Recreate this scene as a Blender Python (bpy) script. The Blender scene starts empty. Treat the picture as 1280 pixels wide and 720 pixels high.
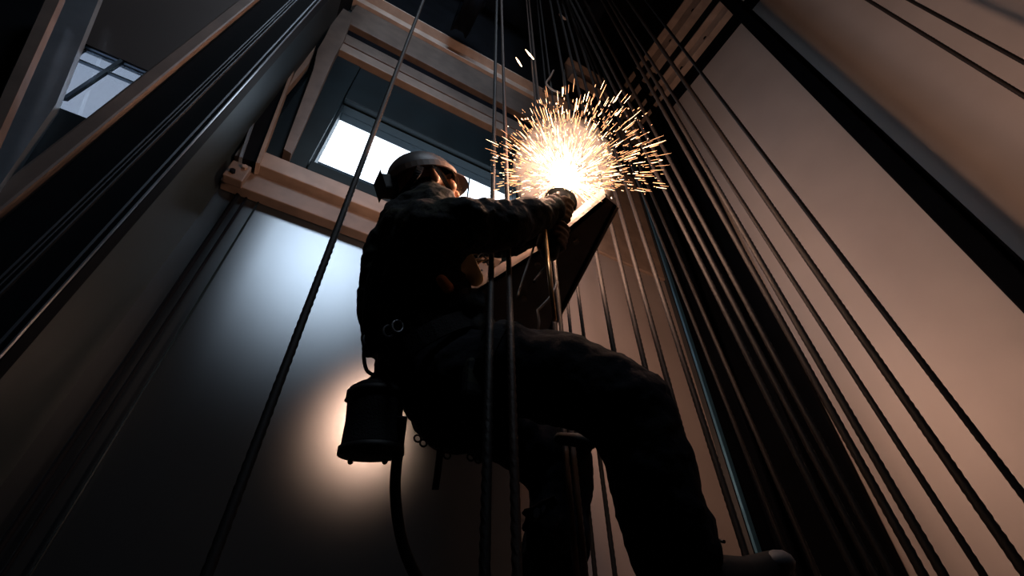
import bpy, bmesh, math, random
from mathutils import Vector, Matrix, Quaternion
C = bpy.context.scene.collection
SC = bpy.context.scene
random.seed(7)

# ------------------------------------------------------------------ camera, world, lights, exposure
PITCH = math.radians(43.8); YAW = math.radians(28.6); EYE = 1.6; FPX = 600.0
cam_d = bpy.data.cameras.new('camera'); cam = bpy.data.objects.new('camera', cam_d); C.objects.link(cam)
cam_d.sensor_width = 36; cam_d.lens = 36 * FPX / 1280; cam_d.clip_start = .02; cam_d.clip_end = 200
cam.location = (0, 0, EYE)
cam.rotation_euler = (math.pi / 2 + PITCH, 0, -YAW)
SC.camera = cam
SC.view_settings.view_transform = 'Standard'; SC.view_settings.look = 'None'
SC.view_settings.gamma = 1; SC.view_settings.use_curve_mapping = False
SC.view_settings.exposure = 0.0

SKY_STRENGTH = 23.0
SPARK_W = 95.0
w = bpy.data.worlds.new('sky'); SC.world = w; w.use_nodes = True
nt = w.node_tree; nt.nodes.clear()
wo = nt.nodes.new('ShaderNodeOutputWorld'); wb = nt.nodes.new('ShaderNodeBackground')
tc = nt.nodes.new('ShaderNodeTexCoord'); nz = nt.nodes.new('ShaderNodeTexNoise'); nz.inputs['Scale'].default_value = 2.2
nz.inputs['Detail'].default_value = 5
cr = nt.nodes.new('ShaderNodeValToRGB')
cr.color_ramp.elements[0].color = (.50, .68, .86, 1); cr.color_ramp.elements[1].color = (.80, .90, 1, 1)
cr.color_ramp.elements[0].position = .3; cr.color_ramp.elements[1].position = .6
nt.links.new(tc.outputs['Generated'], nz.inputs['Vector']); nt.links.new(nz.outputs['Fac'], cr.inputs['Fac'])
nt.links.new(cr.outputs['Color'], wb.inputs['Color']); wb.inputs['Strength'].default_value = SKY_STRENGTH
nt.links.new(wb.outputs['Background'], wo.inputs['Surface'])

def portal(name, loc, rot, sx, sy):
    d = bpy.data.lights.new(name, 'AREA'); d.shape = 'RECTANGLE'; d.size = sx; d.size_y = sy
    d.cycles.is_portal = True
    o = bpy.data.objects.new(name, d); C.objects.link(o); o.location = loc; o.rotation_euler = rot
portal('daylight_portal_back', (.41, 2.16, 4.585), (-math.pi / 2, 0, 0), 1.46, .83)
portal('daylight_portal_front', (-.1, -1.34, 6.5), (math.pi / 2, 0, 0), 1.3, 1.3)

# ------------------------------------------------------------------ geometry helpers
def ray(px, py):
    a = (px - 640) / FPX; b = (360 - py) / FPX
    fw = math.cos(PITCH) - math.sin(PITCH) * b; up = math.sin(PITCH) + math.cos(PITCH) * b
    return Vector((fw * math.sin(YAW) + a * math.cos(YAW), fw * math.cos(YAW) - a * math.sin(YAW), up)), fw
def at(px, py, x=None, y=None, z=None, d=None, h=None):
    r, fw = ray(px, py)
    if x is not None: t = x / r.x
    elif y is not None: t = y / r.y
    elif z is not None: t = (z - EYE) / r.z
    elif h is not None: t = h / fw
    else: t = d
    return Vector((0, 0, EYE)) + r * t

def J(px, py, d): return at(px, py, d=d)

def link(name, me, mat=None, parent=None):
    o = bpy.data.objects.new(name, me); C.objects.link(o)
    if mat: me.materials.append(mat)
    if parent: o.parent = parent; o.matrix_parent_inverse = parent_world(parent).inverted()
    return o
def parent_world(p):
    m = p.matrix_basis.copy()
    q = p
    while q.parent:
        m = q.parent.matrix_basis @ (q.matrix_parent_inverse @ m)
        q = q.parent
    return m
def tag(o, label=None, cat=None, group=None, kind=None):
    if label: o['label'] = label
    if cat: o['category'] = cat
    if group: o['group'] = group
    if kind: o['kind'] = kind
    return o
def empty(name, loc, label=None, cat=None, group=None):
    o = bpy.data.objects.new(name, None); o.empty_display_size = .05; C.objects.link(o); o.location = loc
    return tag(o, label, cat, group)

class MB:
    def __init__(s): s.bm = bmesh.new()
    def box(s, lo, hi, bev=0, M=None):
        lo = Vector(lo); hi = Vector(hi)
        r = bmesh.ops.create_cube(s.bm, size=1)
        vs = r['verts']
        for v in vs:
            v.co = Vector(((lo.x + hi.x) / 2 + v.co.x * (hi.x - lo.x), (lo.y + hi.y) / 2 + v.co.y * (hi.y - lo.y), (lo.z + hi.z) / 2 + v.co.z * (hi.z - lo.z)))
            if M: v.co = M @ v.co
        if bev:
            es = list({e for v in vs for e in v.link_edges})
            bmesh.ops.bevel(s.bm, geom=es, offset=bev, segments=2, affect='EDGES', profile=.6)
        return s
    def tube(s, pts, rad, n=10, cap=True):
        pts = [Vector(p) for p in pts]
        rs = rad if isinstance(rad, (list, tuple)) else [rad] * len(pts)
        rings = []; prev = None
        for i, p in enumerate(pts):
            t = (pts[min(i + 1, len(pts) - 1)] - pts[max(i - 1, 0)]).normalized()
            if prev is None:
                u = t.orthogonal().normalized()
            else:
                u = (prev - t * prev.dot(t)).normalized()
            prev = u; v = t.cross(u)
            rings.append([s.bm.verts.new(p + (u * math.cos(2 * math.pi * k / n) + v * math.sin(2 * math.pi * k / n)) * rs[i]) for k in range(n)])
        for a, b in zip(rings, rings[1:]):
            for k in range(n): s.bm.faces.new((a[k], a[(k + 1) % n], b[(k + 1) % n], b[k]))
        if cap:
            s.bm.faces.new(list(reversed(rings[0]))); s.bm.faces.new(rings[-1])
        return s
    def cyl(s, a, b, r, n=20, r2=None): return s.tube([a, b], [r, r if r2 is None else r2], n)
    def prism(s, poly, off):
        off = Vector(off)
        a = [s.bm.verts.new(Vector(p)) for p in poly]; b = [s.bm.verts.new(Vector(p) + off) for p in poly]
        s.bm.faces.new(a); s.bm.faces.new(list(reversed(b)))
        n = len(a)
        for i in range(n): s.bm.faces.new((a[i], b[i], b[(i + 1) % n], a[(i + 1) % n]))
        return s
    def ball(s, c, r, M=None, sub=2):
        rr = bmesh.ops.create_icosphere(s.bm, subdivisions=sub, radius=1)
        r = Vector(r) if isinstance(r, (list, tuple, Vector)) else Vector((r, r, r))
        for v in rr['verts']:
            q = Vector((v.co.x * r.x, v.co.y * r.y, v.co.z * r.z))
            if M: q = M @ q
            v.co = q + Vector(c)
        return s
    def limb(s, pts, sub=2):
        # pts: list of (centre, radius); dense tapered chain
        for (a, ra), (b, rb) in zip(pts, pts[1:]):
            a = Vector(a); b = Vector(b); L = (b - a).length
            n = max(2, int(L / (min(ra, rb) * .3)))
            for i in range(n + 1):
                f = i / n; s.ball(a.lerp(b, f), ra + (rb - ra) * f, sub=sub)
        return s
    def mesh(s, name, smooth=False):
        bmesh.ops.recalc_face_normals(s.bm, faces=s.bm.faces)
        me = bpy.data.meshes.new(name); s.bm.to_mesh(me); s.bm.free()
        if smooth:
            for p in me.polygons: p.use_smooth = True
        return me
    def build(s, name, mat, parent=None, smooth=False): return link(name, s.mesh(name, smooth), mat, parent)
    def organic(s, name, mat, parent=None, voxel=.01, smooth=6, folds=None):
        me = s.mesh(name + '_raw'); tmp = bpy.data.objects.new('tmp', me); C.objects.link(tmp)
        m = tmp.modifiers.new('r', 'REMESH'); m.mode = 'VOXEL'; m.voxel_size = voxel
        if smooth:
            m = tmp.modifiers.new('s', 'SMOOTH'); m.iterations = smooth; m.factor = .5
        if folds:
            for sc, st, seed in folds:
                tx = bpy.data.textures.new('folds', 'CLOUDS'); tx.noise_scale = sc; tx.noise_depth = 2
                m = tmp.modifiers.new('d', 'DISPLACE'); m.texture = tx; m.strength = st; m.mid_level = .5; m.texture_coords = 'GLOBAL'
        dg = bpy.context.evaluated_depsgraph_get()
        out = bpy.data.meshes.new_from_object(tmp.evaluated_get(dg))
        out.name = name
        bpy.data.objects.remove(tmp)
        for p in out.polygons: p.use_smooth = True
        out.materials.clear()
        return link(name, out, mat, parent)

def catmull(P, n=8):
    P = [Vector(p) for p in P]; Q = [P[0]] + P + [P[-1]]; out = []
    for i in range(1, len(Q) - 2):
        for k in range(n):
            t = k / n; a, b, c, d = Q[i - 1], Q[i], Q[i + 1], Q[i + 2]
            out.append(.5 * ((2 * b) + (c - a) * t + (2 * a - 5 * b + 4 * c - d) * t * t + (3 * b - a - 3 * c + d) * t ** 3))
    return out + [P[-1]]

# ------------------------------------------------------------------ materials
def mat(name, col, rough=.5, metal=0, bump=0, bscale=40, var=0, vscale=6, stretch=(1, 1, 1), spec=.5):
    m = bpy.data.materials.new(name); m.use_nodes = True; nt = m.node_tree; b = nt.nodes['Principled BSDF']
    b.inputs['Base Color'].default_value = (*col, 1); b.inputs['Roughness'].default_value = rough
    b.inputs['Metallic'].default_value = metal; b.inputs['Specular IOR Level'].default_value = spec
    tc = nt.nodes.new('ShaderNodeTexCoord'); mp = nt.nodes.new('ShaderNodeMapping'); mp.inputs['Scale'].default_value = stretch
    nt.links.new(tc.outputs['Object'], mp.inputs['Vector'])
    if var:
        n = nt.nodes.new('ShaderNodeTexNoise'); n.inputs['Scale'].default_value = vscale; n.inputs['Detail'].default_value = 6
        r = nt.nodes.new('ShaderNodeValToRGB'); r.color_ramp.elements[0].position = .35; r.color_ramp.elements[1].position = .7
        r.color_ramp.elements[0].color = (*[c * (1 - var) for c in col], 1); r.color_ramp.elements[1].color = (*[min(1, c * (1 + var)) for c in col], 1)
        nt.links.new(mp.outputs[0], n.inputs['Vector']); nt.links.new(n.outputs['Fac'], r.inputs['Fac']); nt.links.new(r.outputs['Color'], b.inputs['Base Color'])
    if bump:
        n = nt.nodes.new('ShaderNodeTexNoise'); n.inputs['Scale'].default_value = bscale; n.inputs['Detail'].default_value = 4
        bu = nt.nodes.new('ShaderNodeBump'); bu.inputs['Strength'].default_value = bump; bu.inputs['Distance'].default_value = .01
        nt.links.new(mp.outputs[0], n.inputs['Vector']); nt.links.new(n.outputs['Fac'], bu.inputs['Height']); nt.links.new(bu.outputs[0], b.inputs['Normal'])
    return m
def emit(name, col, s):
    m = bpy.data.materials.new(name); m.use_nodes = True; nt = m.node_tree; nt.nodes.clear()
    o = nt.nodes.new('ShaderNodeOutputMaterial'); e = nt.nodes.new('ShaderNodeEmission')
    e.inputs[0].default_value = (*col, 1); e.inputs[1].default_value = s; nt.links.new(e.outputs[0], o.inputs[0]); return m

M_wall = mat('satin_steel_wall', (.125, .138, .15), .245, .95, bump=0, bscale=3, var=.06, vscale=2, stretch=(3, 3, .4))
def satin(name, col, rough, diff):
    m = bpy.data.materials.new(name); m.use_nodes = True; nt = m.node_tree; nt.nodes.clear()
    o = nt.nodes.new('ShaderNodeOutputMaterial'); g = nt.nodes.new('ShaderNodeBsdfAnisotropic'); d = nt.nodes.new('ShaderNodeBsdfDiffuse'); a = nt.nodes.new('ShaderNodeAddShader')
    g.distribution = 'BECKMANN'; g.inputs['Roughness'].default_value = rough; d.inputs['Color'].default_value = (*diff, 1)
    tc = nt.nodes.new('ShaderNodeTexCoord'); n = nt.nodes.new('ShaderNodeTexNoise'); n.inputs['Scale'].default_value = 1.6; n.inputs['Detail'].default_value = 4
    r = nt.nodes.new('ShaderNodeValToRGB'); r.color_ramp.elements[0].color = (*[c * .92 for c in col], 1); r.color_ramp.elements[1].color = (*[c * 1.06 for c in col], 1)
    nt.links.new(tc.outputs['Object'], n.inputs['Vector']); nt.links.new(n.outputs['Fac'], r.inputs['Fac']); nt.links.new(r.outputs['Color'], g.inputs['Color'])
    nt.links.new(g.outputs[0], a.inputs[0]); nt.links.new(d.outputs[0], a.inputs[1]); nt.links.new(a.outputs[0], o.inputs[0]); return m
M_wall = satin('satin_steel_sheet', (.125, .138, .15), .31, (.006, .009, .012))
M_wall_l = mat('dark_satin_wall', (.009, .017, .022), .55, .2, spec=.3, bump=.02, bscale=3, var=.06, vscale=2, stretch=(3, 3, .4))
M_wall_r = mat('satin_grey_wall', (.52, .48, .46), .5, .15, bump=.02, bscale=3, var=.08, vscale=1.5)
M_conc_shade = mat('shade_black_concrete', (.004, .0045, .006), .9, 0, spec=.1, bump=.3, var=.3)  # near black: darkness of the unlit shaft top is put into the colour
M_floor = mat('pit_floor', (.03, .03, .032), .8, 0, bump=.3, var=.3)
M_primer = mat('brown_primer_steel', (.10, .075, .062), .55, .1, bump=.08, bscale=20, var=.2, vscale=9)
M_pale = mat('pale_brown_paint', (.18, .14, .115), .5, .1, bump=.08, bscale=20, var=.15, vscale=9)
M_pale_lit = mat('spark_lit_pale_paint', (.42, .32, .26), .5, 0, bump=.08, bscale=20, var=.15, vscale=9)  # the pale brown paint with spark light put into its colour
M_black = mat('black_steel', (.0025, .0032, .005), .7, 0, spec=.04, bump=.05, var=.3)
M_teal = mat('dark_teal_frame', (.003, .008, .011), .5, 0, spec=.12, var=.2)
M_rail = mat('bright_rail_steel', (.22, .24, .27), .38, 1, var=.1)
M_rope = mat('greased_wire_rope', (.012, .010, .0095), .6, 0, spec=.3, bump=.2, bscale=150)
M_rope_b = mat('worn_brown_rope', (.04, .024, .018), .6, 0, spec=.3, bump=.2, bscale=150)
M_panel = mat('brown_door_panel', (.07, .05, .044), .42, .2, var=.06, vscale=2)
M_blue = mat('blue_grey_steel', (.20, .25, .30), .35, .7, var=.15, vscale=8)
M_skin = mat('skin', (.50, .27, .18), .5, 0, bump=.05, bscale=60, var=.1)
def camo(name, a, b, c, rough=.85):
    m = mat(name, a, rough, 0, spec=.15, bump=.35, bscale=70); nt = m.node_tree; bs = nt.nodes['Principled BSDF']
    tc = [n for n in nt.nodes if n.type == 'TEX_COORD'][0]
    n = nt.nodes.new('ShaderNodeTexNoise'); n.inputs['Scale'].default_value = 11; n.inputs['Detail'].default_value = 3
    r = nt.nodes.new('ShaderNodeValToRGB'); r.color_ramp.interpolation = 'CONSTANT'
    r.color_ramp.elements[0].color = (*a, 1); r.color_ramp.elements[1].color = (*b, 1); r.color_ramp.elements[1].position = .5
    e = r.color_ramp.elements.new(.6); e.color = (*c, 1)
    nt.links.new(tc.outputs['Object'], n.inputs['Vector']); nt.links.new(n.outputs['Fac'], r.inputs['Fac']); nt.links.new(r.outputs['Color'], bs.inputs['Base Color'])
    return m
M_jacket = camo('dark_camouflage_cloth', (.010, .011, .012), (.020, .021, .014), (.005, .006, .008))
M_trouser = mat('dark_navy_cloth', (.0045, .005, .008), .9, 0, spec=.1, bump=.3, bscale=60, var=.3)
M_glove = mat('leather_glove', (.10, .055, .03), .75, 0, bump=.3, bscale=80, var=.3)
M_helmet = mat('scuffed_helmet_shell', (.045, .034, .033), .5, 0, bump=.05, var=.25, vscale=14)
M_band = mat('helmet_band', (.13, .085, .06), .5, 0, var=.15)
M_rubber = mat('black_rubber', (.007, .007, .008), .6, spec=.2)
M_web = mat('black_webbing', (.006, .006, .008), .85, spec=.15, bump=.3, bscale=200)
M_grip = mat('grey_boot_sole', (.03, .03, .032), .8, bump=.2)
M_orange = mat('orange_cloth', (.85, .28, .10), .8, bump=.2)
M_tan = mat('tan_shirt_cloth', (.85, .58, .26), .8, bump=.2)
M_brass = mat('brass_rod', (.55, .32, .14), .3, .9)
M_spark = emit('glowing_spark', (1, .42, .18), 3.5)
M_spark_hot = emit('hot_spark', (1, .60, .32), 9)
M_core = emit('white_hot_flare', (1, .72, .42), 30)
def glass(name, tint, gl=.12):
    m = bpy.data.materials.new(name); m.use_nodes = True; nt = m.node_tree; nt.nodes.clear()
    o = nt.nodes.new('ShaderNodeOutputMaterial'); t = nt.nodes.new('ShaderNodeBsdfTransparent'); g = nt.nodes.new('ShaderNodeBsdfGlossy'); mx = nt.nodes.new('ShaderNodeMixShader')
    t.inputs[0].default_value = (*tint, 1); g.inputs['Roughness'].default_value = .05; mx.inputs[0].default_value = gl
    nt.links.new(t.outputs[0], mx.inputs[1]); nt.links.new(g.outputs[0], mx.inputs[2]); nt.links.new(mx.outputs[0], o.inputs[0]); return m
M_glass = glass('clear_pane', (.97, .98, 1), .05)
M_refl_pane = glass('reflection_pane', (.125, .130, .142), .06)

# ------------------------------------------------------------------ the shaft
YB = 2.0; XR = 2.67; XL = -.65; YP = 1.05; YF = -1.2; XLL = -1.7; ZT = 9.0; T = .12
def struct(o): o['kind'] = 'structure'; return o
def wall_with_hole(name, axis, pos, thick, u0, u1, z0, z1, hole, m):
    mb = MB(); hu0, hu1, hz0, hz1 = hole
    for (a, b, c, d) in ((u0, hu0, z0, z1), (hu1, u1, z0, z1), (hu0, hu1, z0, hz0), (hu0, hu1, hz1, z1)):
        if axis == 'y': mb.box((a, pos, c), (b, pos + thick, d))
        else: mb.box((pos, a, c), (pos + thick, b, d))
    return struct(mb.build(name, m))
struct(MB().box((XLL - T, YF - T, -.12), (XR + T, YB + T, 0)).build('floor', M_floor))
struct(MB().box((XLL - T, YF - T, ZT), (XR + T, YB + T, ZT + .12)).build('ceiling', M_conc_shade))
WIN = (-.32, 1.14, 4.17, 5.0)
wall_with_hole('wall_back', 'y', YB, T, XL - T, XR + T, 0, 6.6, WIN, M_wall)
struct(MB().box((XL - T, YB, 6.6), (XR + T, YB + T, ZT)).build('wall_back_upper', M_conc_shade))  # upper wall kept dark by colour where it is only unlit
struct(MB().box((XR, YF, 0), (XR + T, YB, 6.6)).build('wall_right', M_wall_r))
struct(MB().box((XR, YF, 6.6), (XR + T, YB, ZT)).build('wall_right_upper', M_conc_shade))
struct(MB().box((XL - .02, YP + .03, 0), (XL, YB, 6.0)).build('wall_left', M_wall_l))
struct(MB().box((XL - T, YP + .03, 6.0), (XL, YB, ZT)).build('wall_left_upper', M_conc_shade))
struct(MB().box((XLL - T, YF, 0), (XLL, YP + .03, ZT)).build('wall_left_front', M_conc_shade))
wall_with_hole('wall_front', 'y', YF - T, T, XLL - T, XR + T, 0, ZT, (-.75, .55, 5.85, 7.15), M_conc_shade)
struct(MB().box((.60, YF, 4.6), (.70, .15, ZT)).build('added_light_blocker', M_conc_shade))  # unseen fin added to keep front window light off the right wall
# the side panel that faces the camera, with an added opening for its bright reflection
PREFL = (-.848, -.676, 2.777, 3.085)
mb = MB()
for (a, b, c, d) in ((XLL, PREFL[0], 0, 6), (PREFL[1], XL - .021, 0, 6), (PREFL[0], PREFL[1], 0, PREFL[2]), (PREFL[0], PREFL[1], PREFL[3], 6)):
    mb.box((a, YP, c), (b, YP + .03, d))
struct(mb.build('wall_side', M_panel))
struct(MB().box((XLL, YP, 6), (XL - T, YP + .03, ZT)).build('wall_side_upper', M_conc_shade))

# window high in the front wall (behind the photographer)
def window(name, x0, x1, z0, z1, y, fw, fd, pm, fm, bars=()):
    root = empty(name, ((x0 + x1) / 2, y, z0)); struct(root)
    f = MB()
    for (a, b, c, d) in ((x0, x1, z0, z0 + fw), (x0, x1, z1 - fw, z1), (x0, x0 + fw, z0 + fw, z1 - fw), (x1 - fw, x1, z0 + fw, z1 - fw)):
        f.box((a, y - fd / 2, c), (b, y + fd / 2, d))
    f.build('window_frame', fm, root)
    MB().box((x0 + fw, y - .003, z0 + fw), (x1 - fw, y + .003, z1 - fw)).build('pane', pm, root)
    for q in bars: q.build('reflection_bar', fm, root)
    return root
window('window_1', WIN[0], WIN[1], WIN[2], WIN[3], YB + .06, .014, .13, glass('grey_pane', (.45, .46, .47), .05), M_teal)
window('panel_reflection', PREFL[0], PREFL[1], PREFL[2], PREFL[3], YP + .015, .004, .02, M_refl_pane, M_blue,  # skylit pane added to stand for the reflection in the panel
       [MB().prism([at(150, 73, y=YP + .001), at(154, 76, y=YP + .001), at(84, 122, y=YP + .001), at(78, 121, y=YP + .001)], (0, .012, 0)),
        MB().box((PREFL[0] + .004, YP + .002, 3.00), (PREFL[1] - .004, YP + .01, 3.008)),
        ])
window('window_3', -.75, .55, 5.85, 7.15, YF - .06, .05, .06, M_glass, M_teal)

# ---- trims of the window bay on the back wall
def trim(n, lo, hi, m, bev=.006): return struct(MB().box(lo, hi, bev).build('trim_%d' % n, m))
XA = -.60; XB = 2.60
trim(1, (XL + .005, YB - .12, 3.86), (.95, YB - .002, 3.985), M_pale)        # sill ledge
trim(2, (XL + .005, YB - .07, 3.70), (.95, YB - .002, 3.845), M_primer)
trim(3, (-.60, YB - .05, 4.0), (-.325, YB - .002, 5.56), M_teal)
trim(4, (-.32, YB - .05, 5.005), (1.5, YB - .002, 5.55), M_teal)
trim(5, (-.32, YB - .05, 4.0), (1.5, YB - .002, 4.165), M_teal)
trim(6, (1.145, YB - .05, 4.17), (1.5, YB - .002, 5.0), M_teal)
trim(7, (-.60, YB - .10, 5.57), (1.9, YB - .002, 5.70), M_pale)
trim(8, (-.60, YB - .04, 5.71), (1.9, YB - .002, 5.80), M_black)
trim(9, (-.60, YB - .06, 5.81), (1.9, YB - .002, 5.97), M_primer)
trim(10, (-.60, YB - .03, 5.98), (1.9, YB - .002, 6.13), M_black)
trim(11, (-.60, YB - .08, 6.14), (2.3, YB - .002, 6.60), M_primer)

trim(13, (1.51, YB - .03, 4.55), (2.6, YB - .002, 6.12), M_pale_lit)  # bright panel added as the spark-lit stretch of wall
M_wall_glow = mat('spark_glow_sheet', (.50, .44, .42), .45, .2, var=.08, vscale=2)  # pale sheet added so the wall here shows the spark glow
trim(14, (1.10, YB - .012, .02), (2.6, YB - .002, 4.54), M_wall_glow, .002)
# ------------------------------------------------------------------ steelwork
def one(name, mb, m, label, cat, group=None, smooth=False):
    return tag(mb.build(name, m, None, smooth), label, cat, group)
def channel(mb, axis, a, b, c0, c1, d0, d1, th=.02):
    """C/I shaped beam: web plus two flanges. axis 'x': runs a..b along x, y c0..c1, z d0..d1"""
    if axis == 'x':
        mb.box((a, c1 - th, d0), (b, c1, d1)); mb.box((a, c0, d0), (b, c1 - th, d0 + th)); mb.box((a, c0, d1 - th), (b, c1 - th, d1))
    else:
        mb.box((c1 - th, a, d0), (c1, b, d1)); mb.box((c0, a, d0), (c1 - th, b, d0 + th)); mb.box((c0, a, d1 - th), (c1 - th, b, d1))
    return mb
def beam(name, axis, a, b, c0, c1, d0, d1, m, label, bolts=6):
    r = empty(name, ((a + b) / 2, c1, d0) if axis == 'x' else (c1, (a + b) / 2, d0), label, 'beam')
    channel(MB(), axis, a, b, c0, c1, d0, d1).build('channel', m, r)
    for i in range(bolts):
        t = a + (b - a) * (i + .5) / bolts; zz = (d0 + d1) / 2
        if axis == 'x': mb = MB().cyl((t, c1 - .02, zz), (t, c1 - .035, zz), .018, 6)
        else: mb = MB().cyl((c1 - .02, t, zz), (c1 - .035, t, zz), .018, 6)
        mb.build('bolt', M_black, r)
    return r
beam('steel_beam', 'x', XL + .01, 1.86, YB - .11, YB - .005, 6.61, 6.96, M_pale_lit, 'long pale brown steel beam across the top of the window bay, at the edge of the black overhead')
beam('steel_beam', 'x', 1.92, XR - .02, YB - .11, YB - .005, 7.95, 8.50, M_pale_lit, 'short rust lit steel beam stub just above the sparks, running into the far corner', 2)
beam('steel_beam', 'y', .0, YB - .15, XR - .11, XR - .005, 7.44, 7.84, M_pale_lit, 'upper of the two pale brown beams along the right wall, framing the black overhead', 5)
beam('steel_beam', 'y', -.6, YB - .15, XR - .09, XR - .005, 6.81, 7.10, M_pale_lit, 'lower of the two pale brown beams along the right wall, just over the dark joint', 7)
struct(MB().box((XR - .03, -1.15, 6.60), (XR - .002, YB - .01, 6.79), .004).build('trim_12', M_black))

# left posts at the window bay (built as plates standing on the back wall)
def plate(pix, y, th): return MB().prism([at(px, py, y=y) for px, py in pix], (0, th, 0))
r = empty('leaning_post', at(310, 200, y=YB - .1), 'dark steel post with bright edges rising from the corner bracket left of the window', 'post')
plate([(345, 72), (386, 36), (322, 203), (300, 197)], YB - .14, .06).build('post_web', M_black, r)
plate([(342, 74), (346, 71), (303, 197), (299, 196)], YB - .155, .08).build('post_edge', M_blue, r)
plate([(384, 36), (389, 31), (325, 204), (320, 203)], YB - .155, .08).build('post_edge', M_pale, r)
one('gusset_plate', plate([(411, 6), (418, 8), (399, 46), (386, 80), (361, 109), (391, 40)], YB - .12, .06), M_pale, 'narrow pale brown steel plate between the dark leaning post and the notched cheek plate', 'plate')
one('cheek_plate', plate([(425, 8), (442, 18), (430, 50), (419, 70), (364, 192), (355, 186), (392, 86), (397, 62), (406, 47)], YB - .13, .07), M_primer, 'notched brown cheek plate beside the window, its lower end tapering dark', 'plate')
# corner bracket
r = empty('corner_bracket', at(292, 218, y=YB - .13), 'small rusty clamp bracket in the left corner at the end of the sill ledge', 'bracket')
p = at(292, 216, y=YB - .16)
MB().box((p.x - .03, p.y - .02, p.z - .06), (p.x + .06, p.y + .03, p.z + .07), .006).build('clamp_block', M_primer, r)
MB().cyl((p.x, p.y - .035, p.z - .02), (p.x, p.y - .02, p.z - .02), .014, 6).build('bolt', M_black, r)
MB().cyl((p.x + .035, p.y - .035, p.z + .04), (p.x + .035, p.y - .02, p.z + .04), .014, 6).build('bolt', M_pale, r)
# bright gusset in the right corner behind the ropes
r = empty('corner_gusset', at(785, 160, y=YB - .43), 'pale folded gusset plate in the far right corner beside the sparks', 'bracket')
plate([(771, 158), (783, 134), (795, 148), (802, 176), (776, 177)], YB - .45, .04).build('folded_plate', M_pale, r)
for q in ((781, 153), (793, 168)):
    c = at(*q, y=YB - .45); MB().cyl(c, c + Vector((0, -.02, 0)), .035, 8).build('bolt', M_black, r)
one('cross_rod', MB().cyl(at(680, 112, y=YB - .12), at(765, 150, y=YB - .036), .03, 8), M_primer, 'thin brown rod running across behind the sparks to the corner gusset', 'rod')

# guard rail outside the window
r = empty('guard_rail', at(480, 240, y=2.6), 'thin outdoor guard rail seen through the bright window, left of the helmet', 'railing')
ra = at(380, 196, y=2.6); rb = Vector((1.6, 2.6, ra.z))
MB().cyl(ra + Vector((-.3, 0, 0)), rb, .012, 10).build('top_rail', M_teal, r, True)
for x in (-.6, .5, 1.45): MB().cyl((x, 2.6, 0), (x, 2.6, ra.z), .012, 8).build('rail_post', M_teal, r, True)
q = at(588, 212, y=2.6); q2 = at(588, 250, y=2.6)
one('outdoor_mast', MB().tube([(q.x, 2.6, 0), (q.x, 2.6, q.z)], [.012, .008], 8).box((q.x - .03, 2.58, q.z - .06), (q.x + .02, 2.62, q.z - .01)), M_black, 'small dark mast outside the window just right of the helmet', 'mast')
# column at the left, with guide rails, in front of the left wall
r = empty('steel_column', (-.58, 1.09, 0), 'broad black steel column at the left, carrying bright vertical rail strips', 'column')
MB().box((-.60, 1.00, 0), (-.438, 1.05, 8.9), .004).build('column_body', M_black, r)
for (px, py, wd) in ((200, 157, .004), (200, 163, .0025), (200, 170, .003), (200, 212, .005), (200, 223, .0025)):
    q = at(px, py, y=.995)
    MB().box((q.x - wd / 2, .992, 0), (q.x + wd / 2, .9995, 8.9)).build('rail_strip', M_rail, r)
one('corner_strip', MB().box((-.645, .985, 0), (-.605, 1.045, 5.9), .006), M_primer, 'upright brown steel strip between the bright panel reflection and the black column', 'strip')
c0 = [(186, 108), (192, 112), (122, 153), (117, 149)]
# inclined members in the far upper-left corner
def brace(pix, y, th, m, name, label):
    return one(name, MB().prism([at(px, py, y=y) for px, py in pix], (0, th, 0)), m, label, 'brace')
brace([(62, -12), (80, -12), (-12, 190), (-12, 150)], .90, .03, M_primer, 'slanting_brace', 'slanting brown steel brace at the far upper left, left of the blue grey one')
brace([(86, -12), (128, -12), (70, 130), (-6, 240), (-12, 215)], .97, .03, M_blue, 'slanting_brace', 'wide slanting blue grey steel brace beside the bright panel reflection')
brace([(-12, -12), (60, -12), (-12, 150)], .98, .02, M_black, 'cover_plate', 'black cover plate filling the top left corner')
brace([(-6, 243), (70, 133), (117, 151), (20, 240)], 1.0, .02, M_teal, 'lower_cover_plate', 'dark teal cover plate below the bright panel reflection')

# column in the right corner
def col_box(mb, pL, pR, y, d):
    a = at(*pL, y=y); b = at(*pR, y=y); return a.x, b.x
r = empty('corner_column', (2.5, 1.8, 0), 'dark steel column in the far right corner with a bluish left edge', 'column')
MB().box((2.285, 1.682, 0), (2.60, 1.715, 8.9), .002).build('column_body', M_black, r)
MB().box((2.25, 1.665, 0), (2.284, 1.681, 8.9), .002).build('edge_flange', mat('blue_lit_edge', (.12, .32, .50), .3, .9), r)  # cool light on this edge is put into its blue colour
MB().box((2.42, 1.60, 0), (2.45, 1.681, 8.9), .004).build('guide_flange', M_black, r)
r = empty('guide_rail', (2.60, 1.35, 0), 'brownish black guide rail beside the corner column, right of its bluish edge', 'rail')
MB().box((2.62, 1.26, 0), (2.66, 1.90, 8.9), .004).build('rail_foot', M_black, r)
MB().box((2.52, 1.41, 0), (2.62, 1.43, 8.9), .003).build('rail_blade', M_black, r)
# slanted-looking big post near the right wall
r = empty('wall_post', (2.4, .25, 0), 'thick black upright post crossing the upper right corner of the picture', 'post')
q0 = at(1250, 360, x=2.4); q1 = at(1283, 348, x=2.4)
MB().box((2.4, q1.y, 0), (2.46, q0.y, 8.9), .006).build('post_body', M_black, r)
MB().box((2.46, q1.y - .03, 0), (2.475, q0.y + .01, 8.9), .003).build('post_flange', M_black, r)

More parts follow.
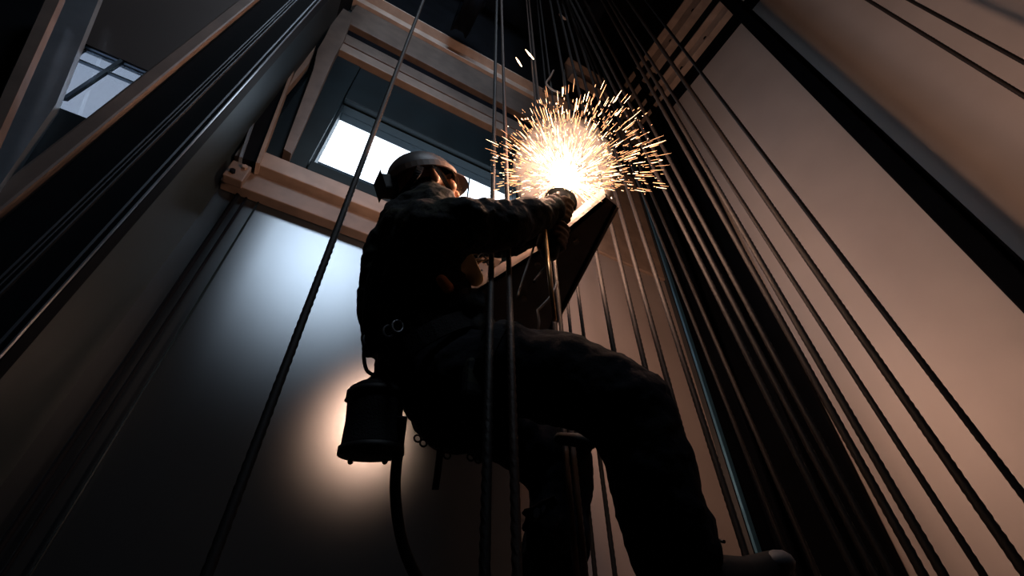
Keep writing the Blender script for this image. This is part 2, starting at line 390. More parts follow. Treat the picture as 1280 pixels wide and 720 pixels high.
# ------------------------------------------------------------------ ropes (twisted strand, taut between the overhead and the pit)
def rope_mesh(L=8.9, n=14, step=.02, lobes=7):
    bm = bmesh.new(); rings = []
    for i in range(int(L / step) + 1):
        z = i * step; tw = z * 2 * math.pi / .16; ring = []
        for k in range(n):
            a = 2 * math.pi * k / n; rr = 1 + (.13 if k % 2 else -.13)
            ring.append(bm.verts.new((rr * math.cos(a + tw), rr * math.sin(a + tw), z)))
        rings.append(ring)
    for a, b in zip(rings, rings[1:]):
        for k in range(n): bm.faces.new((a[k], a[(k + 1) % n], b[(k + 1) % n], b[k]))
    bm.faces.new(list(reversed(rings[0]))); bm.faces.new(rings[-1])
    me = bpy.data.meshes.new('rope'); bm.to_mesh(me); bm.free(); me.materials.append(M_rope)
    for p in me.polygons: p.use_smooth = True
    return me
RM = rope_mesh(); RM2 = RM.copy(); RM2.materials[0] = M_rope_b
ZB, ZTOP = .03, 8.93
proto_rope = None
def rope(p0, h0, p1, h1, rad, label, group=None, m=RM, name='wire_rope'):
    A = at(*p0, h=h0); B = at(*p1, h=h1)           # A high, B low
    D = A - B
    top = B + D * ((ZTOP - B.z) / D.z); bot = B + D * ((ZB - B.z) / D.z)
    # keep inside the shaft
    o = bpy.data.objects.new(name, m); C.objects.link(o)
    o.location = bot; L = (top - bot).length
    o.rotation_mode = 'QUATERNION'; o.rotation_quaternion = Vector((0, 0, 1)).rotation_difference((top - bot).normalized())
    o.scale = (rad, rad, L / 8.9)
    return tag(o, label, 'rope', group)
def bent_rope(p0, p1, rad, m, label):
    def px(y): return (p0[0] + (p1[0] - p0[0]) * (y - p0[1]) / (p1[1] - p0[1]), y)
    A = at(*px(85), h=1.04); B = at(*px(290), h=1.005); D = A - B
    c = [B + D * ((ZTOP - B.z) / D.z), A, B, at(*px(330), h=.985), at(*px(370), h=.90), at(*px(410), h=.835), at(*px(450), h=.815), at(*px(560), h=.80), at(*px(720), h=.80)]
    e = c[-1]; c.append(Vector((e.x, e.y, ZB)))
    dense = []
    for a, b in zip(c, c[1:]):
        n = max(1, int((b - a).length / .02)); dense += [a.lerp(b, i / n) for i in range(n)]
    dense.append(c[-1])
    mb = MB(); bm = mb.bm; rings = []; L = 0
    for i, q in enumerate(dense):
        if i: L += (q - dense[i - 1]).length
        tw = L * 2 * math.pi / .16
        rings.append([bm.verts.new(q + Vector((math.cos(2 * math.pi * k / 14 + tw), math.sin(2 * math.pi * k / 14 + tw), 0)) * rad * (1.13 if k % 2 else .87)) for k in range(14)])
    for a, b in zip(rings, rings[1:]):
        for k in range(14): bm.faces.new((a[k], a[(k + 1) % 14], b[(k + 1) % 14], b[k]))
    bm.faces.new(rings[0]); bm.faces.new(list(reversed(rings[-1])))
    return tag(mb.build('wire_rope', m, None, True), label, 'rope')
rope((515, 38), .85, (258, 720), .80, .0085, 'single dark rope crossing in front of the bright window, left of the worker', m=RM)
bent_rope((619, 85), (606, 700), .0085, M_rope, 'left of the two long ropes passing in front of the worker at the hips')
bent_rope((629, 85), (646, 700), .0080, M_rope_b, 'right of the two long ropes passing in front of the worker at the hips')
R_LAB = ['outermost right rope of the row in front of the right wall, widest gap beyond it',
         'second rope from the right in the row before the right wall',
         'third rope from the right in the row before the right wall, thin and alone',
         'right rope of the close pair in the middle of the right wall row',
         'left rope of the close pair in the middle of the right wall row',
         'rope just left of the close pair in the right wall row',
         'second rope right of the corner column, touching its neighbour in the picture',
         'first rope right of the corner column, nearest to the guide rail']
for (t, b, h, rr), lab in zip([(872, 1257, 1.15, .0085), (844, 1194, 1.12, .0105), (820, 1146, 1.2, .0078), (810, 1104, 1.12, .0095), (800, 1082, 1.15, .0095),
                          (776, 1046, 1.2, .0085), (764, 1027, 1.22, .0085), (755, 1006, 1.25, .0085)], R_LAB):
    rope((t, 85), h, (b, 590), h, rr, lab, 'hoist ropes in front of the right wall')
C_LAB = ['rope ending at the trouser hem, just left of the corner column', 'rope running down behind the bent knee, second left of the corner column',
         'rope above the knee, third left of the corner column', 'rope crossing the blue glow above the knee, fourth left of the corner column',
         'thin rope above the thigh, fifth left of the corner column', 'thin rope above the thigh, sixth left of the corner column', ]
for (t, b, h, rr), lab in zip([(736, 899, 1.40, .0095), (726, 866, 1.40, .0095), (717, 838, 1.42, .0095), (703, 795, 1.45, .0095), (686, 752, 1.53, .007), (680, 731, 1.63, .007)], C_LAB):
    rope((t, 85), h, (b, 590), h, rr, lab, 'hoist ropes behind the worker')
rope((668, 85), 1.76, (711, 590), 1.76, .006, 'thin rope just right of the dark steel bracket behind the thigh', 'hoist ropes behind the worker')
# two short bright lengths run between the legs
rope((681, 262), 1.22, (714, 640), 1.12, .0068, 'left rope of the thin pair passing between the knees', 'thin pair between the knees', m=RM2)
rope((687, 262), 1.23, (724, 640), 1.13, .0068, 'right rope of the thin pair passing between the knees', 'thin pair between the knees', m=RM2)
# upper right, near
rope((1085, 0), .85, (1280, 120), .85, .0085, 'lower rope of the two crossing the top right corner')
rope((1137, 0), .85, (1280, 78), .85, .0085, 'upper rope of the two crossing the top right corner')
# ropes against the dark column, right of the hoist
for (t, b, h, rr), lab in zip([(746, 966, 1.6, .008), (741, 942, 1.62, .007)], ['faint rope running down over the guide rail, right of the corner column face', 'faint rope running down the middle of the corner column']):
    rope((t, 85), h, (b, 590), h, rr, lab)
# cables along the left part of the back wall
def cable(pix, y, rad, m, label, name='cable'):
    return one(name, MB().tube([at(*p, y=y) for p in pix], rad, 8), m, label, 'cable', smooth=True)
q = at(200, 430, y=YB - .02)
for (px, rad, m, lab) in ((222, .006, M_black, 'thin dark cable down the back wall, second from the left corner'), (245, .004, M_teal, 'thinnest cable down the back wall, rightmost of those by the left corner'), (205, .010, M_black, 'thicker dark cable down the back wall, nearest the left corner')):
    a = at(px, 380, y=YB - .02)
    one('cable', MB().cyl((a.x, a.y, .02), (a.x, a.y, 3.69), rad, 8), m, lab, 'cable', 'cables by the left corner', True)

# ------------------------------------------------------------------ the steel bracket being cut, and its bits
SP = J(706, 226, 1.80)
r = empty('bracket_arm', at(700, 380, z=3.0), 'tapering brown steel bracket arm below the sparks, reaching back behind the worker', 'bracket')
ZA = 3.0
P3 = [at(*q, z=ZA) for q in ((772, 258), (757, 246), (690, 302), (588, 366))]
RB = at(690, 412, z=ZA)
dirv = (RB - P3[0]).normalized(); RB2 = RB + dirv * ((YB - .005 - RB.y) / dirv.y)
LB2 = Vector((P3[3].x - .02, YB - .005, ZA))
poly = [P3[0], P3[1], P3[2], P3[3], LB2, RB2]
MB().prism(poly, (0, 0, .02)).build('bottom_plate', M_primer, r)
MB().prism([P3[1], P3[2], P3[3], LB2, LB2 + Vector((.02, 0, 0)), P3[3] + Vector((.02, 0, 0)), P3[2] + Vector((.02, .01, 0)), P3[1] + Vector((.015, .02, 0))], (0, 0, .06)).build('side_web', M_primer, r)
MB().prism([P3[0], RB2, RB2 + Vector((-.018, 0, 0)), P3[0] + Vector((-.018, 0, 0))], (0, 0, .05)).build('side_web', M_primer, r)
MB().tube([P3[0] + Vector((.002, 0, 0)), RB2 + Vector((.002, -.02, 0))], .006, 8).build('bottom_lip', M_pale, r)
for q in ((672, 330), (655, 372), (720, 300)):
    c = at(*q, z=ZA); MB().cyl(c, c + Vector((0, 0, -.015)), .012, 6).build('bolt', M_pale, r)
one('brass_rod', MB().cyl(at(681, 288, h=.965), at(693, 400, h=.955), .0065, 10), M_brass, 'bright brass coloured rod hanging below the glove beside the dark tool body', 'rod', smooth=True)
one('bent_wire', MB().tube([at(*q, h=1.1) for q in ((672, 417), (674, 402), (672, 388), (684, 376), (692, 366), (697, 352))], .0042, 6), M_pale, 'bright bent wire hanging over the bracket just above the thigh', 'wire', smooth=True)
one('bent_wire', MB().tube(catmull([at(*q, h=1.12) for q in ((671, 298), (664, 318), (655, 345), (646, 374))], 4), .0035, 6), M_primer, 'thin wire slanting down from the sleeve to the bracket', 'wire', smooth=True)
# wire bundle in the crook of the arm
r = empty('wire_bundle', at(603, 325, h=1.08), 'tangled bundle of shiny wires under the forearm, beside the tan shirt', 'wires')
for i in range(7):
    cx, cy = 600 + random.uniform(-8, 16), 325 + random.uniform(-10, 10); rr = random.uniform(7, 13); a0 = random.uniform(0, 6)
    pts = [at(cx + rr * math.cos(a0 + t * .5), cy + rr * .8 * math.sin(a0 + t * .5), h=1.06 + .006 * i + .002 * t) for t in range(11)]
    MB().tube(catmull(pts, 3), .0026, 6).build('wire_loop', M_rail if i % 2 else M_brass, r, True)

# ------------------------------------------------------------------ the worker
W = empty('person', J(575, 500, 1.28), 'person in helmet and dark work clothes hanging in a harness, arms stretched toward the sparks', 'person')
body_joints = dict(
    pelvis=J(575, 490, 1.28), waist=J(535, 425, 1.35), mid=J(523, 360, 1.42), chest=J(528, 305, 1.48), neck0=J(535, 268, 1.53), neck=J(533, 246, 1.58),
    shR=J(533, 292, 1.37), elR=J(626, 281, 1.43), wrR=J(690, 264, 1.62),
    shL=J(572, 288, 1.62), elL=J(640, 300, 1.70), wrL=J(684, 280, 1.74),
    hipR=J(600, 468, 1.20), knR=J(788, 505, 1.05), anR=J(838, 690, .93),
    hipL=J(590, 515, 1.36), knL=J(706, 582, 1.30), anL=J(690, 770, 1.08))
B = body_joints
# head frame: x right of the person, y forward, z up
Hc = J(533, 235, 1.62)
fw = (SP - Hc).normalized(); fw = (fw + Vector((.05, .26, .17))).normalized()
upv = Vector((-.10, -.14, 1)); rt = fw.cross(upv).normalized(); upv = rt.cross(fw).normalized()
HM = Matrix((rt, fw, upv)).transposed().to_4x4(); HM.translation = Hc
def H(x, y, z): return HM @ Vector((x, y, z))
H3 = HM.to_3x3()
mb = MB()
mb.limb([(B['pelvis'], .12), (B['waist'], .12), (B['mid'], .125), (B['chest'], .125), (B['neck0'], .065), (B['neck'], .055), (Hc + Vector((0, 0, -.03)), .055)])
for s in 'RL':
    mb.limb([(B['chest'].lerp(B['sh' + s], .4), .08), (B['sh' + s], .062), (B['el' + s], .045), (B['wr' + s], .03)])
    mb.limb([(B['pelvis'], .10), (B['hip' + s], .085), (B['kn' + s], .062), (B['an' + s], .042)])
mb.ball(H(0, -.01, .02), (.074, .092, .095), H3); mb.ball(H(0, .035, -.055), (.055, .055, .055), H3)
mb.ball(H(0, .06, -.085), (.028, .026, .022), H3)                       # chin
mb.limb([(H(0, .088, .018), .010), (H(0, .108, -.022), .015)])          # nose
mb.ball(H(0, .082, -.058), (.026, .013, .012), H3)                      # lips
mb.ball(H(0, .084, .032), (.05, .014, .012), H3)                        # brow
for s in (1, -1):
    mb.ball(H(s * .045, .062, -.025), (.024, .024, .026), H3)           # cheek
    mb.ball(H(s * .078, -.005, -.01), (.010, .020, .032), H3)           # ear
    mb.ball(H(s * .088, -.012, .004), (.008, .014, .018), H3)
mb.organic('body', M_skin, W, voxel=.0065, smooth=3)
for s in (1, -1):
    MB().ball(H(s * .032, .080, .010), .0125, sub=3).build('eye', M_band, W, True)
# jacket: torso, sleeves and collar
mb = MB()
mb.limb([(J(562, 478, 1.29), .135), (B['waist'], .152), (B['mid'], .156), (B['chest'], .150), (J(531, 282, 1.50), .125)], sub=3)
mb.limb([(J(540, 262, 1.50), .085), (J(533, 252, 1.57), .075)])
mb.limb([(J(545, 300, 1.42), .12), (B['shR'], .092), (J(580, 284, 1.38), .083), (B['elR'], .077), (J(668, 270, 1.55), .062), (J(686, 265, 1.61), .050)], sub=3)
mb.limb([(J(550, 300, 1.55), .11), (B['shL'], .085), (B['elL'], .068), (J(680, 282, 1.73), .05)])
for q, rr in ( ((582, 392, 1.30), .07), ((470, 425, 1.33), .05), ((596, 418, 1.26), .055), ((505, 455, 1.28), .08)):
    mb.ball(J(*q), rr)
mb.limb([(J(497, 283, 1.44), .06), (J(478, 318, 1.40), .06), (J(472, 365, 1.37), .06), (J(474, 415, 1.33), .055)])
for i in range(8):                                                      # bunched folds at the waist, elbow and shoulder
    a = J(462 + i * 3, 395 + i * 9, 1.30); mb.limb([(a, .014), (a + Vector((.14, -.10, -.03 + .01 * (i % 3))), .012)])
for i in range(6):
    a = J(590 + i * 9, 254 + (i % 2) * 3, 1.40 + i * .02); mb.limb([(a, .014), (a + Vector((.0, -.05, -.10)), .012)])
mb.organic('jacket', M_jacket, W, voxel=.008, smooth=3, folds=[(.09, .035, 0), (.03, .012, 1)])
MB().limb([(J(566, 345, 1.36), .022), (J(579, 328, 1.40), .038), (J(594, 348, 1.40), .026)]).organic('shirt_front', M_tan, W, voxel=.006, smooth=3)
MB().limb([(J(552, 350, 1.27), .016), (J(560, 360, 1.27), .017)]).organic('cloth_patch', M_orange, W, voxel=.005, smooth=2)
# trousers
mb = MB()
mb.limb([(J(560, 480, 1.28), .13), (J(572, 500, 1.28), .135)], sub=3)
mb.limb([(J(572, 478, 1.24), .13), (J(640, 462, 1.16), .112), (J(735, 482, 1.09), .102), (J(792, 510, 1.04), .092), (J(812, 580, .99), .092), (J(828, 640, .95), .092), (J(840, 682, .92), .084)], sub=3)
mb.ball(J(808, 486, 1.04), .045); mb.ball(J(868, 650, .94), .042)
mb.limb([(J(570, 505, 1.34), .125), (J(640, 535, 1.36), .10), (J(700, 580, 1.32), .092), (J(697, 650, 1.22), .082), (J(688, 720, 1.12), .078), (J(684, 765, 1.07), .075)], sub=3)
mb.ball(J(665, 592, 1.3), .045); mb.ball(J(720, 556, 1.28), .05)
for i in range(5):
    a = J(760 + i * 10, 560 + i * 22, .96); mb.limb([(a, .014), (a + Vector((.10, -.04, .03)), .010)])
for i in range(4):
    a = J(655 + i * 3, 640 + i * 18, 1.13); mb.limb([(a, .012), (a + Vector((.07, -.03, .04)), .010)])
mb.organic('trousers', M_trouser, W, voxel=.008, smooth=3, folds=[(.10, .03, 3), (.03, .010, 4)])
MB().limb([(J(700, 548, 1.17), .016), (J(738, 552, 1.17), .02)]).organic('knee_highlight', M_grip, W, voxel=.005, smooth=3)  # paler strip put in for the light on the knee cloth
# boots
def boot(name, an, heel, ball, toe, m):
    mb = MB(); mb.limb([(an, .05), (heel, .045), (heel.lerp(ball, .5), .044), (ball, .038), (toe, .030)])
    b = mb.organic(name, m, W, voxel=.006, smooth=3)
    d = (ball - heel).normalized(); side = d.cross((an - heel).normalized()).normalized(); dn = d.cross(side)
    if dn.dot(an - heel) > 0: dn = -dn
    out = []
    for i in range(20):
        t = 2 * math.pi * i / 20; L = (toe - heel).length / 2 + .04
        wdt = .036 + .008 * math.cos(t)
        out.append(heel.lerp(toe, .5) + d * math.cos(t) * L + side * math.sin(t) * wdt + dn * .034)
    MB().prism(out, dn * .022).build('boot_sole', M_grip, b)
    for k in range(4):
        c = an.lerp(ball, .15 + .16 * k) - dn * .045
        MB().tube([c - side * .028, c + (-dn) * .004, c + side * .028], .0035, 6).build('lace', M_grip, b)
def toe_cap(c, m): MB().ball(c, (.033, .033, .024)).build('toe_cap', m, W, True)
toe_cap(J(972, 704, .95), mat('scuffed_toe', (.07, .07, .08), .6))
boot('boot', J(842, 690, .92), J(852, 725, .90), J(935, 722, .93), J(968, 708, .95), M_rubber)
boot('boot', B['anL'], J(684, 800, 1.04), J(735, 840, 1.07), J(770, 842, 1.09), M_rubber)

# helmet: shell, rim band, peak, strap, lamp battery box
mb = MB(); bm = mb.bm
rr = bmesh.ops.create_uvsphere(bm, u_segments=40, v_segments=24, radius=1)
bmesh.ops.delete(bm, geom=[v for v in bm.verts if v.co.z < -.02], context='VERTS')
for v in bm.verts:
    x, y, z = v.co; ridge = 1 + (.035 if abs(x) < .12 else 0) * max(0, z)
    v.co = H(x * .102, y * .122 - .008, z * .104 * ridge + .022)
me = mb.mesh('helmet', True)
helmet = link('helmet', me, M_helmet, W)
sm = helmet.modifiers.new('shell', 'SOLIDIFY'); sm.thickness = .005; sm.offset = -1
def ring(a, b, z0, tilt=0, y0=0, n=40, t0=0, t1=2 * math.pi): return [H(a * math.sin(t0 + (t1 - t0) * i / n), b * math.cos(t0 + (t1 - t0) * i / n) + y0, z0 + tilt * math.cos(t0 + (t1 - t0) * i / n)) for i in range(n + 1)]
def ribbon(mb, pts, nrm, wdt, th):
    """flat strap through pts; wdt along nrm"""
    pts = [Vector(p) for p in pts]; rings = []
    for i, p in enumerate(pts):
        t = (pts[min(i + 1, len(pts) - 1)] - pts[max(i - 1, 0)]).normalized()
        nn = (nrm - t * nrm.dot(t)).normalized(); o = t.cross(nn)
        rings.append([mb.bm.verts.new(p + nn * sx * wdt / 2 + o * sy * th / 2) for sx, sy in ((-1, -1), (1, -1), (1, 1), (-1, 1))])
    for a, b in zip(rings, rings[1:]):
        for k in range(4): mb.bm.faces.new((a[k], a[(k + 1) % 4], b[(k + 1) % 4], b[k]))
    mb.bm.faces.new(list(reversed(rings[0]))); mb.bm.faces.new(rings[-1]); return mb
ribbon(MB(), ring(.105, .126, .018, 0, -.008), H3 @ Vector((0, 0, 1)), .022, .006).build('helmet_band', M_band, helmet, False)
MB().prism([H(.105 * math.sin(t), .125 * math.cos(t) - .005, .014) for t in [-.8 + 1.6 * i / 12 for i in range(13)]] + [H(.10 * math.sin(t), .165 * math.cos(t) - .005, .006) for t in [.75 - 1.5 * i / 12 for i in range(13)]], H3 @ Vector((0, 0, -.004))).build('helmet_peak', M_helmet, helmet)
MB().box((-.030, -.165, -.035), (.030, -.122, .025), .008, HM).build('lamp_battery', M_rubber, helmet)
for s in (1, -1):
    ribbon(MB(), catmull([H(s * .105, -.02, .015), H(s * .095, .01, -.04), H(s * .055, .05, -.095), H(0, .06, -.112)], 6), H3 @ Vector((0, 1, 0)), .014, .003).build('chin_strap', M_web, helmet)
ribbon(MB(), catmull([H(.10, -.06, .0), H(.09, -.09, -.04), H(0, -.112, -.05), H(-.09, -.09, -.04), H(-.10, -.06, .0)], 6), H3 @ Vector((0, 0, 1)), .022, .004).build('nape_strap', M_web, helmet)
# clear visor hanging from the brim
mv = MB(); n = 16; rings = []
for j, zz in enumerate((.02, -.02, -.06, -.095)):
    rings.append([mv.bm.verts.new(H(.098 * math.sin(t), .132 * math.cos(t) - j * .002, zz)) for t in [-1.25 + 2.5 * i / n for i in range(n + 1)]])
for a, b in zip(rings, rings[1:]):
    for k in range(n): mv.bm.faces.new((a[k], a[k + 1], b[k + 1], b[k]))
mv.build('visor', glass('visor_plastic', (.96, .9, .84), .10), helmet, True)

# harness: waist belt, thigh loops, shoulder straps with buckles
def torso_loop(c, axis, ra, n=28, sx=1.0):
    axis = axis.normalized(); u = axis.orthogonal().normalized(); v = axis.cross(u)
    return [c + u * math.cos(2 * math.pi * i / n) * ra + v * math.sin(2 * math.pi * i / n) * ra * sx for i in range(n + 1)]
ax = (B['waist'] - B['pelvis'])
harness = empty('harness', J(560, 455, 1.30)); harness.parent = W; harness.matrix_parent_inverse = W.matrix_basis.inverted()
ribbon(MB(), torso_loop(J(545, 448, 1.31), ax, .168), ax.normalized(), .05, .008).build('waist_belt', M_web, harness)
ax2 = J(735, 482, 1.09) - J(640, 462, 1.16)
ribbon(MB(), torso_loop(J(628, 466, 1.175), ax2, .126), ax2.normalized(), .04, .006).build('thigh_loop', M_web, harness)
ax3 = J(700, 580, 1.32) - J(640, 535, 1.36)
ribbon(MB(), torso_loop(J(625, 528, 1.355), ax3, .117), ax3.normalized(), .04, .006).build('thigh_loop', M_web, harness)
ribbon(MB(), catmull([J(470, 440, 1.24), J(462, 395, 1.24), J(470, 340, 1.27), J(498, 290, 1.31), J(520, 262, 1.38)], 6), Vector((0, 0, 1)).cross(Vector((0, 1, 0))), .035, .006).build('shoulder_strap', M_web, harness)
MB().box((-.028, -.008, -.02), (.028, .008, .02), .005, Matrix.Translation(J(600, 436, 1.16))).build('buckle', M_rail, harness)
for q in ((461, 425, 1.25), (497, 408, 1.20), (486, 414, 1.22)):
    c = J(*q); MB().tube([c + Vector((.014 * math.cos(t), 0, .018 * math.sin(t))) for t in [i * 2 * math.pi / 14 for i in range(15)]], .0035, 6, False).build('carabiner', M_rail, harness, True)
MB().box((-.04, -.02, -.05), (.04, .02, .05), .012, Matrix.Translation(J(600, 478, 1.08))).build('belt_pouch', M_jacket, harness)
MB().tube(catmull([J(462, 425, 1.24), J(455, 440, 1.22), J(458, 462, 1.20), J(470, 470, 1.2)], 5), .005, 8).build('gear_loop', M_web, harness)
ribbon(MB(), catmull([J(552, 540, 1.16), J(549, 575, 1.15), J(544, 612, 1.14)], 5), Vector((1, 0, 0)), .016, .005).build('hanging_strap', M_web, harness)
for i, q in enumerate(((522, 548), (530, 553), (590, 570), (600, 572), (562, 566))):
    c = J(*q, 1.18); MB().tube([c + Vector((.009 * math.cos(t), .004 * i, .009 * math.sin(t))) for t in [k * 2 * math.pi / 10 for k in range(11)]], .0025, 6, False).build('webbing_loop', M_web, harness)

# tool bag hanging from the belt
bg = empty('tool_bag', J(466, 575, 1.17), 'black cylindrical tool bag hanging from the back of the worker\'s belt', 'bag')
mb = MB(); c0 = J(471, 488, 1.20); c1 = J(464, 566, 1.12)
axb = (c0 - c1).normalized()
mb.tube([c1 - axb * .012, c1 - axb * .006, c1 + axb * .01, c1.lerp(c0, .12), c1.lerp(c0, .5), c1.lerp(c0, .9), c0, c0 + axb * .012], [.035, .060, .074, .070, .066, .068, .066, .05], 24)
mb.build('bag_body', M_web, bg, True)
for f, rr in ((.02, .076), (.9, .0715)): MB().tube([c1.lerp(c0, f) - axb * .008, c1.lerp(c0, f) + axb * .008], rr, 24).build('bag_rim', M_rubber, bg, True)
ribbon(MB(), catmull([c0 + Vector((-.04, -.02, -.01)), J(475, 462, 1.2), J(486, 440, 1.2), J(500, 462, 1.2), c0 + Vector((.055, 0, 0))], 6), Vector((0, 1, 0)), .03, .005).build('bag_handle', M_web, bg)
for q in ((434, 500, 1.17), (438, 577, 1.12), (481, 577, 1.12)):
    MB().ball(J(*q), .007).build('rivet', M_rubber, bg, True)
# hose hanging from the bag side
one('hose', MB().tube(catmull([J(503, 520, 1.14), J(498, 560, 1.12), J(494, 610, 1.08), J(500, 665, 1.05), J(515, 710, 1.02), J(545, 760, 1.0), J(600, 860, .9)], 8), .0125, 12), M_rubber, 'black hose curving down from beside the tool bag out of the picture', 'hose', smooth=True)
# lanyard from belt to rope
one('lanyard', MB().tube(catmull([J(600, 436, 1.14), J(607, 415, 1.12), J(612, 400, 1.12)], 6), .006, 8), M_web, 'short dark lanyard clipping the belt buckle to the long front rope', 'lanyard', smooth=True)

# cutting tool held in both gloves
TA = J(686, 322, 1.60); TB = J(704, 244, 1.69)
tool = empty('angle_grinder', TA, 'dark angle grinder held upright in the worker\'s gloves under the sparks', 'tool')
ta = (TB - TA).normalized()
MB().tube([TA, TA + ta * .01, TA + ta * .08, TA + ta * .09, TB - ta * .04, TB - ta * .03, TB], [.024, .031, .031, .026, .026, .03, .026], 20).build('motor_body', M_rubber, tool, True)
dn = (SP - TB); dn = (dn - ta * dn.dot(ta)).normalized()
MB().cyl(TB - ta * .012, TB - ta * .012 + dn * .06, .024, 16).build('gear_head', M_blue, tool, True)
MB().cyl(TB + dn * .055, TB + dn * .059, .058, 32).build('cutting_disc', M_rubber, tool, True)
MB().tube([TB + dn * .045, TB + dn * .05], .061, 32).build('disc_guard', M_black, tool, True)
MB().tube(catmull([TA, TA - ta * .03, TA - ta * .06 + Vector((-.02, 0, -.01)), TA + Vector((-.05, .02, -.12))], 6), .005, 8).build('power_cord', M_rubber, tool, True)
def glove(c, axis, wrist, R, name, flip=1):
    p = (wrist - c); p = (p - axis * p.dot(axis)).normalized(); q = axis.cross(p) * flip
    def P(ang, off, rad=0): return c + axis * off + (p * math.cos(ang) + q * math.sin(ang)) * (R + .011 + rad)
    mb = MB()
    mb.limb([(P(0, .028, .008), .018), (P(.15, -.032, .008), .018)]); mb.limb([(P(.7, .03), .014), (P(.7, -.034), .013)]); mb.limb([(P(-.6, .022, .004), .017), (P(-.6, -.022, .004), .017)])
    mb.limb([(P(.2, 0, .01), .024), (P(0, -.004, .03), .026), (wrist, .036), (wrist + (wrist - c).normalized() * .03, .043)])
    for i, (L, rr) in enumerate(((2.7, .0105), (3.0, .0110), (2.8, .0105), (2.4, .0092))):
        off = .033 - i * .022
        mb.limb([(P(.7 + L * k / 6, off + .002 * k, .002 if k in (0, 3) else 0), rr * (1 - .03 * k)) for k in range(7)], sub=2)
    mb.limb([(P(-.5, .03, .004), .015), (P(-1.1, .044, .004), .013), (P(-1.7, .05, .001), .0115), (P(-2.3, .05), .0105)])
    return mb.organic(name, M_glove, W, voxel=.0038, smooth=2)
glove(TA.lerp(TB, .72), ta, B['wrR'] + Vector((.0, 0, 0)), .026, 'glove')
glove(TA.lerp(TB, .30), ta, B['wrL'] + Vector((.0, .01, .0)), .030, 'glove', -1)

# ------------------------------------------------------------------ sparks, flare, spark light
def spark_shower():
    rnd = random.Random(3); mb = MB(); bm = mb.bm
    cr = Vector((math.cos(YAW), -math.sin(YAW), 0)); fwv = Vector((math.sin(YAW), math.cos(YAW), 0))
    vd = (SP - Vector((0, 0, EYE))).normalized(); ux = vd.cross(Vector((0, 0, 1))).normalized(); uy = ux.cross(vd)
    nf = [0]
    for i in range(2100):
        a = rnd.gauss(math.radians(80), math.radians(62))
        if i % 6 == 0: a = rnd.uniform(-.9, .35)
        el = rnd.gauss(0, .55)
        d = (ux * math.cos(a) + uy * math.sin(a)) * math.cos(el) + vd * math.sin(el)
        lim = .24 + .08 * max(0, math.cos(a - .1)) + .06 * max(0, math.sin(a))
        if math.sin(a) < -.3: lim = .13
        t = (rnd.random() ** 1.05) * lim + .02
        L = .006 + .05 * rnd.random() ** 2.2; wd = .0005 + .0011 * rnd.random() ** 2
        drop = Vector((0, 0, -1)) * (t * t * .35)
        p0 = SP + d * t + drop; p1 = SP + d * (t + L) + Vector((0, 0, -1)) * ((t + L) ** 2 * .35)
        if rnd.random() < .22:   # a bead instead of a streak
            mb.ball(p0, wd * 1.6, sub=1)
        else: mb.tube([p0, p0.lerp(p1, .5), p1], [wd * .5, wd, wd * .3], 5)
        bm.faces.ensure_lookup_table()
        hot = rnd.random() < (.75 if t < .12 else .3)
        for k in range(nf[0], len(bm.faces)): bm.faces[k].material_index = 1 if hot else 0
        nf[0] = len(bm.faces)
    return mb
ss = spark_shower().build('spark_shower', M_spark); ss.data.materials.append(M_spark_hot)
tag(ss, 'burst of orange sparks spraying up and sideways from the cutting point', 'sparks', kind='stuff')
mb = MB(); rnd = random.Random(5)
vd = (SP - Vector((0, 0, EYE))).normalized(); ux = vd.cross(Vector((0, 0, 1))).normalized(); uy = ux.cross(vd)
mb.ball(SP, (.045, .04, .032), sub=3)
for i in range(60):
    a = rnd.uniform(0, math.pi * 2); L = rnd.uniform(.04, .085) * (1 if math.sin(a) > -.2 else .6)
    d = (ux * math.cos(a) + uy * math.sin(a) + vd * rnd.gauss(0, .5)).normalized()
    mb.tube([SP, SP + d * L * .6, SP + d * L], [.016, .007, .0008], 6)
tag(mb.build('cutting_flare', M_core, None, True), 'white hot flare at the cutting point just above the glove', 'flare')
for (a, b, rr, lab) in (((645, 72), (652, 83), .006, 'lone bright spark streak high above the flare, left of two'), ((657, 62), (667, 74), .007, 'lone bright spark streak high above the flare, right of two')):
    one('flying_spark', MB().tube([at(*a, h=1.3), at((a[0] + b[0]) / 2, (a[1] + b[1]) / 2, h=1.3), at(*b, h=1.3)], [.002, rr, .003], 8), M_spark_hot, lab, 'spark')
ms = bpy.data.materials.new('thin_halo'); ms.use_nodes = True; n_ = ms.node_tree; n_.nodes.clear()  # scattering haze added to give the flare a glow halo
mo = n_.nodes.new('ShaderNodeOutputMaterial'); pv = n_.nodes.new('ShaderNodeVolumeScatter'); pv.inputs['Density'].default_value = .28; pv.inputs['Color'].default_value = (1, .9, .85, 1)
n_.links.new(pv.outputs[0], mo.inputs['Volume'])
sk = MB().ball(SP + Vector((0, 0, .07)), (.20, .20, .22), sub=3).ball(SP + Vector((.06, .02, .18)), (.15, .15, .2), sub=3)
tag(sk.organic('flare_halo', ms, None, voxel=.02, smooth=4), 'faint haze added as the orange halo around the flare', 'flare_halo', kind='stuff')
ld = bpy.data.lights.new('spark_light', 'POINT'); ld.energy = SPARK_W; ld.color = (1, .56, .38); ld.shadow_soft_size = .13
lo = bpy.data.objects.new('spark_light', ld); C.objects.link(lo); lo.location = SP + Vector((-.01, .03, .13))

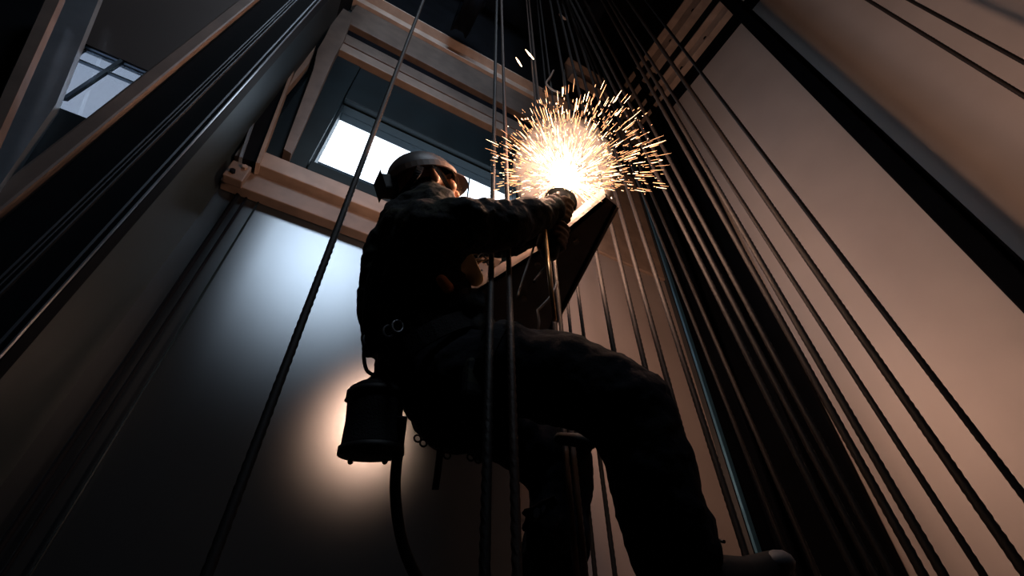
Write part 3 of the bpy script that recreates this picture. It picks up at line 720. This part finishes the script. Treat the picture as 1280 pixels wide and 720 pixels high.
# ------------------------------------------------------------------ dark hoisting gear overhead
def sheave(px, h, R, wdt, label):
    c = at(*px, h=h); s = empty('sheave', c, label, 'pulley')
    def ringtube(rad, w0, w1, y0, y1):
        pass
    prof = [(-wdt / 2, R), (-wdt / 2, R * .86), (-wdt * .2, R * .80), (wdt * .2, R * .80), (wdt / 2, R * .86), (wdt / 2, R)]
    mb = MB(); n = 36; rs = []
    prof = [(-wdt / 2, R * .6), (-wdt / 2, R), (-wdt * .25, R * .88), (wdt * .25, R * .88), (wdt / 2, R), (wdt / 2, R * .6)]
    for i in range(n):
        t = 2 * math.pi * i / n; rs.append([mb.bm.verts.new(c + Vector((q[0], q[1] * math.cos(t), q[1] * math.sin(t)))) for q in prof])
    for i in range(n):
        a = rs[i]; b = rs[(i + 1) % n]
        for k in range(len(prof)): mb.bm.faces.new((a[k], a[(k + 1) % 6], b[(k + 1) % 6], b[k]))
    mb.build('sheave_rim', M_black, s, True)
    for i in range(5):
        t = 2 * math.pi * i / 5; MB().cyl(c, c + Vector((0, R * .63 * math.cos(t), R * .63 * math.sin(t))), wdt * .3, 8).build('spoke', M_black, s)
    MB().cyl(c + Vector((-wdt * .8, 0, 0)), c + Vector((wdt * .8, 0, 0)), R * .17, 16).build('hub', M_black, s)
sheave((590, 0), 1.45, .34, .16, 'dark hoist sheave overhead, left of the two')
sheave((735, 10), 1.6, .34, .16, 'dark hoist sheave overhead, right of the two')
r = empty('hoist_frame', at(670, 20, h=1.7), 'black hoist frame hanging from the ceiling over the shaft', 'frame')
c = at(670, 20, h=1.7)
MB().box((c.x - .9, c.y - .10, 8.2), (c.x + .8, c.y + .10, 8.45), .01).build('cross_member', M_black, r)
for dx in (-.75, .65): MB().box((c.x + dx - .06, c.y - .06, 8.45), (c.x + dx + .06, c.y + .06, 8.98), .006).build('hanger', M_black, r)
# chain with hook
r = empty('chain', at(703, 30, h=1.5), 'short dark chain ending in a bright shackle, hanging near the top centre', 'chain')
top = at(702, -40, h=1.5); low = at(703, 12, h=1.5)
n = 14
for i in range(n):
    c = top.lerp(low, i / (n - 1)); a = Vector((1, 0, 0)) if i % 2 else Vector((0, 1, 0)); L = (top - low).length / n
    MB().tube([c + a * .022 * math.cos(t) + Vector((0, 0, L * .62 * math.sin(t))) for t in [k * 2 * math.pi / 12 for k in range(13)]], .008, 6, False).build('link', M_rubber, r, True)
c = at(704, 20, h=1.5)
MB().tube([c + Vector((.035 * math.cos(t), 0, .06 * math.sin(t))) for t in [math.pi + k * math.pi / 10 for k in range(11)]], .012, 8).build('shackle', M_pale_lit, r, True)
# small broken fittings glinting above the flare
r = empty('bent_fitting', at(692, 100, h=1.5), 'small bent bright metal fitting dangling above the flare', 'fitting')
MB().tube(catmull([at(*q, h=1.5) for q in ((692, 88), (688, 96), (683, 104), (690, 112), (700, 116))], 4), .007, 8).build('hook', M_pale, r, True)
MB().cyl(at(704, 88, h=1.5), at(707, 112, h=1.5), .012, 8).build('pin', M_primer, r, True)
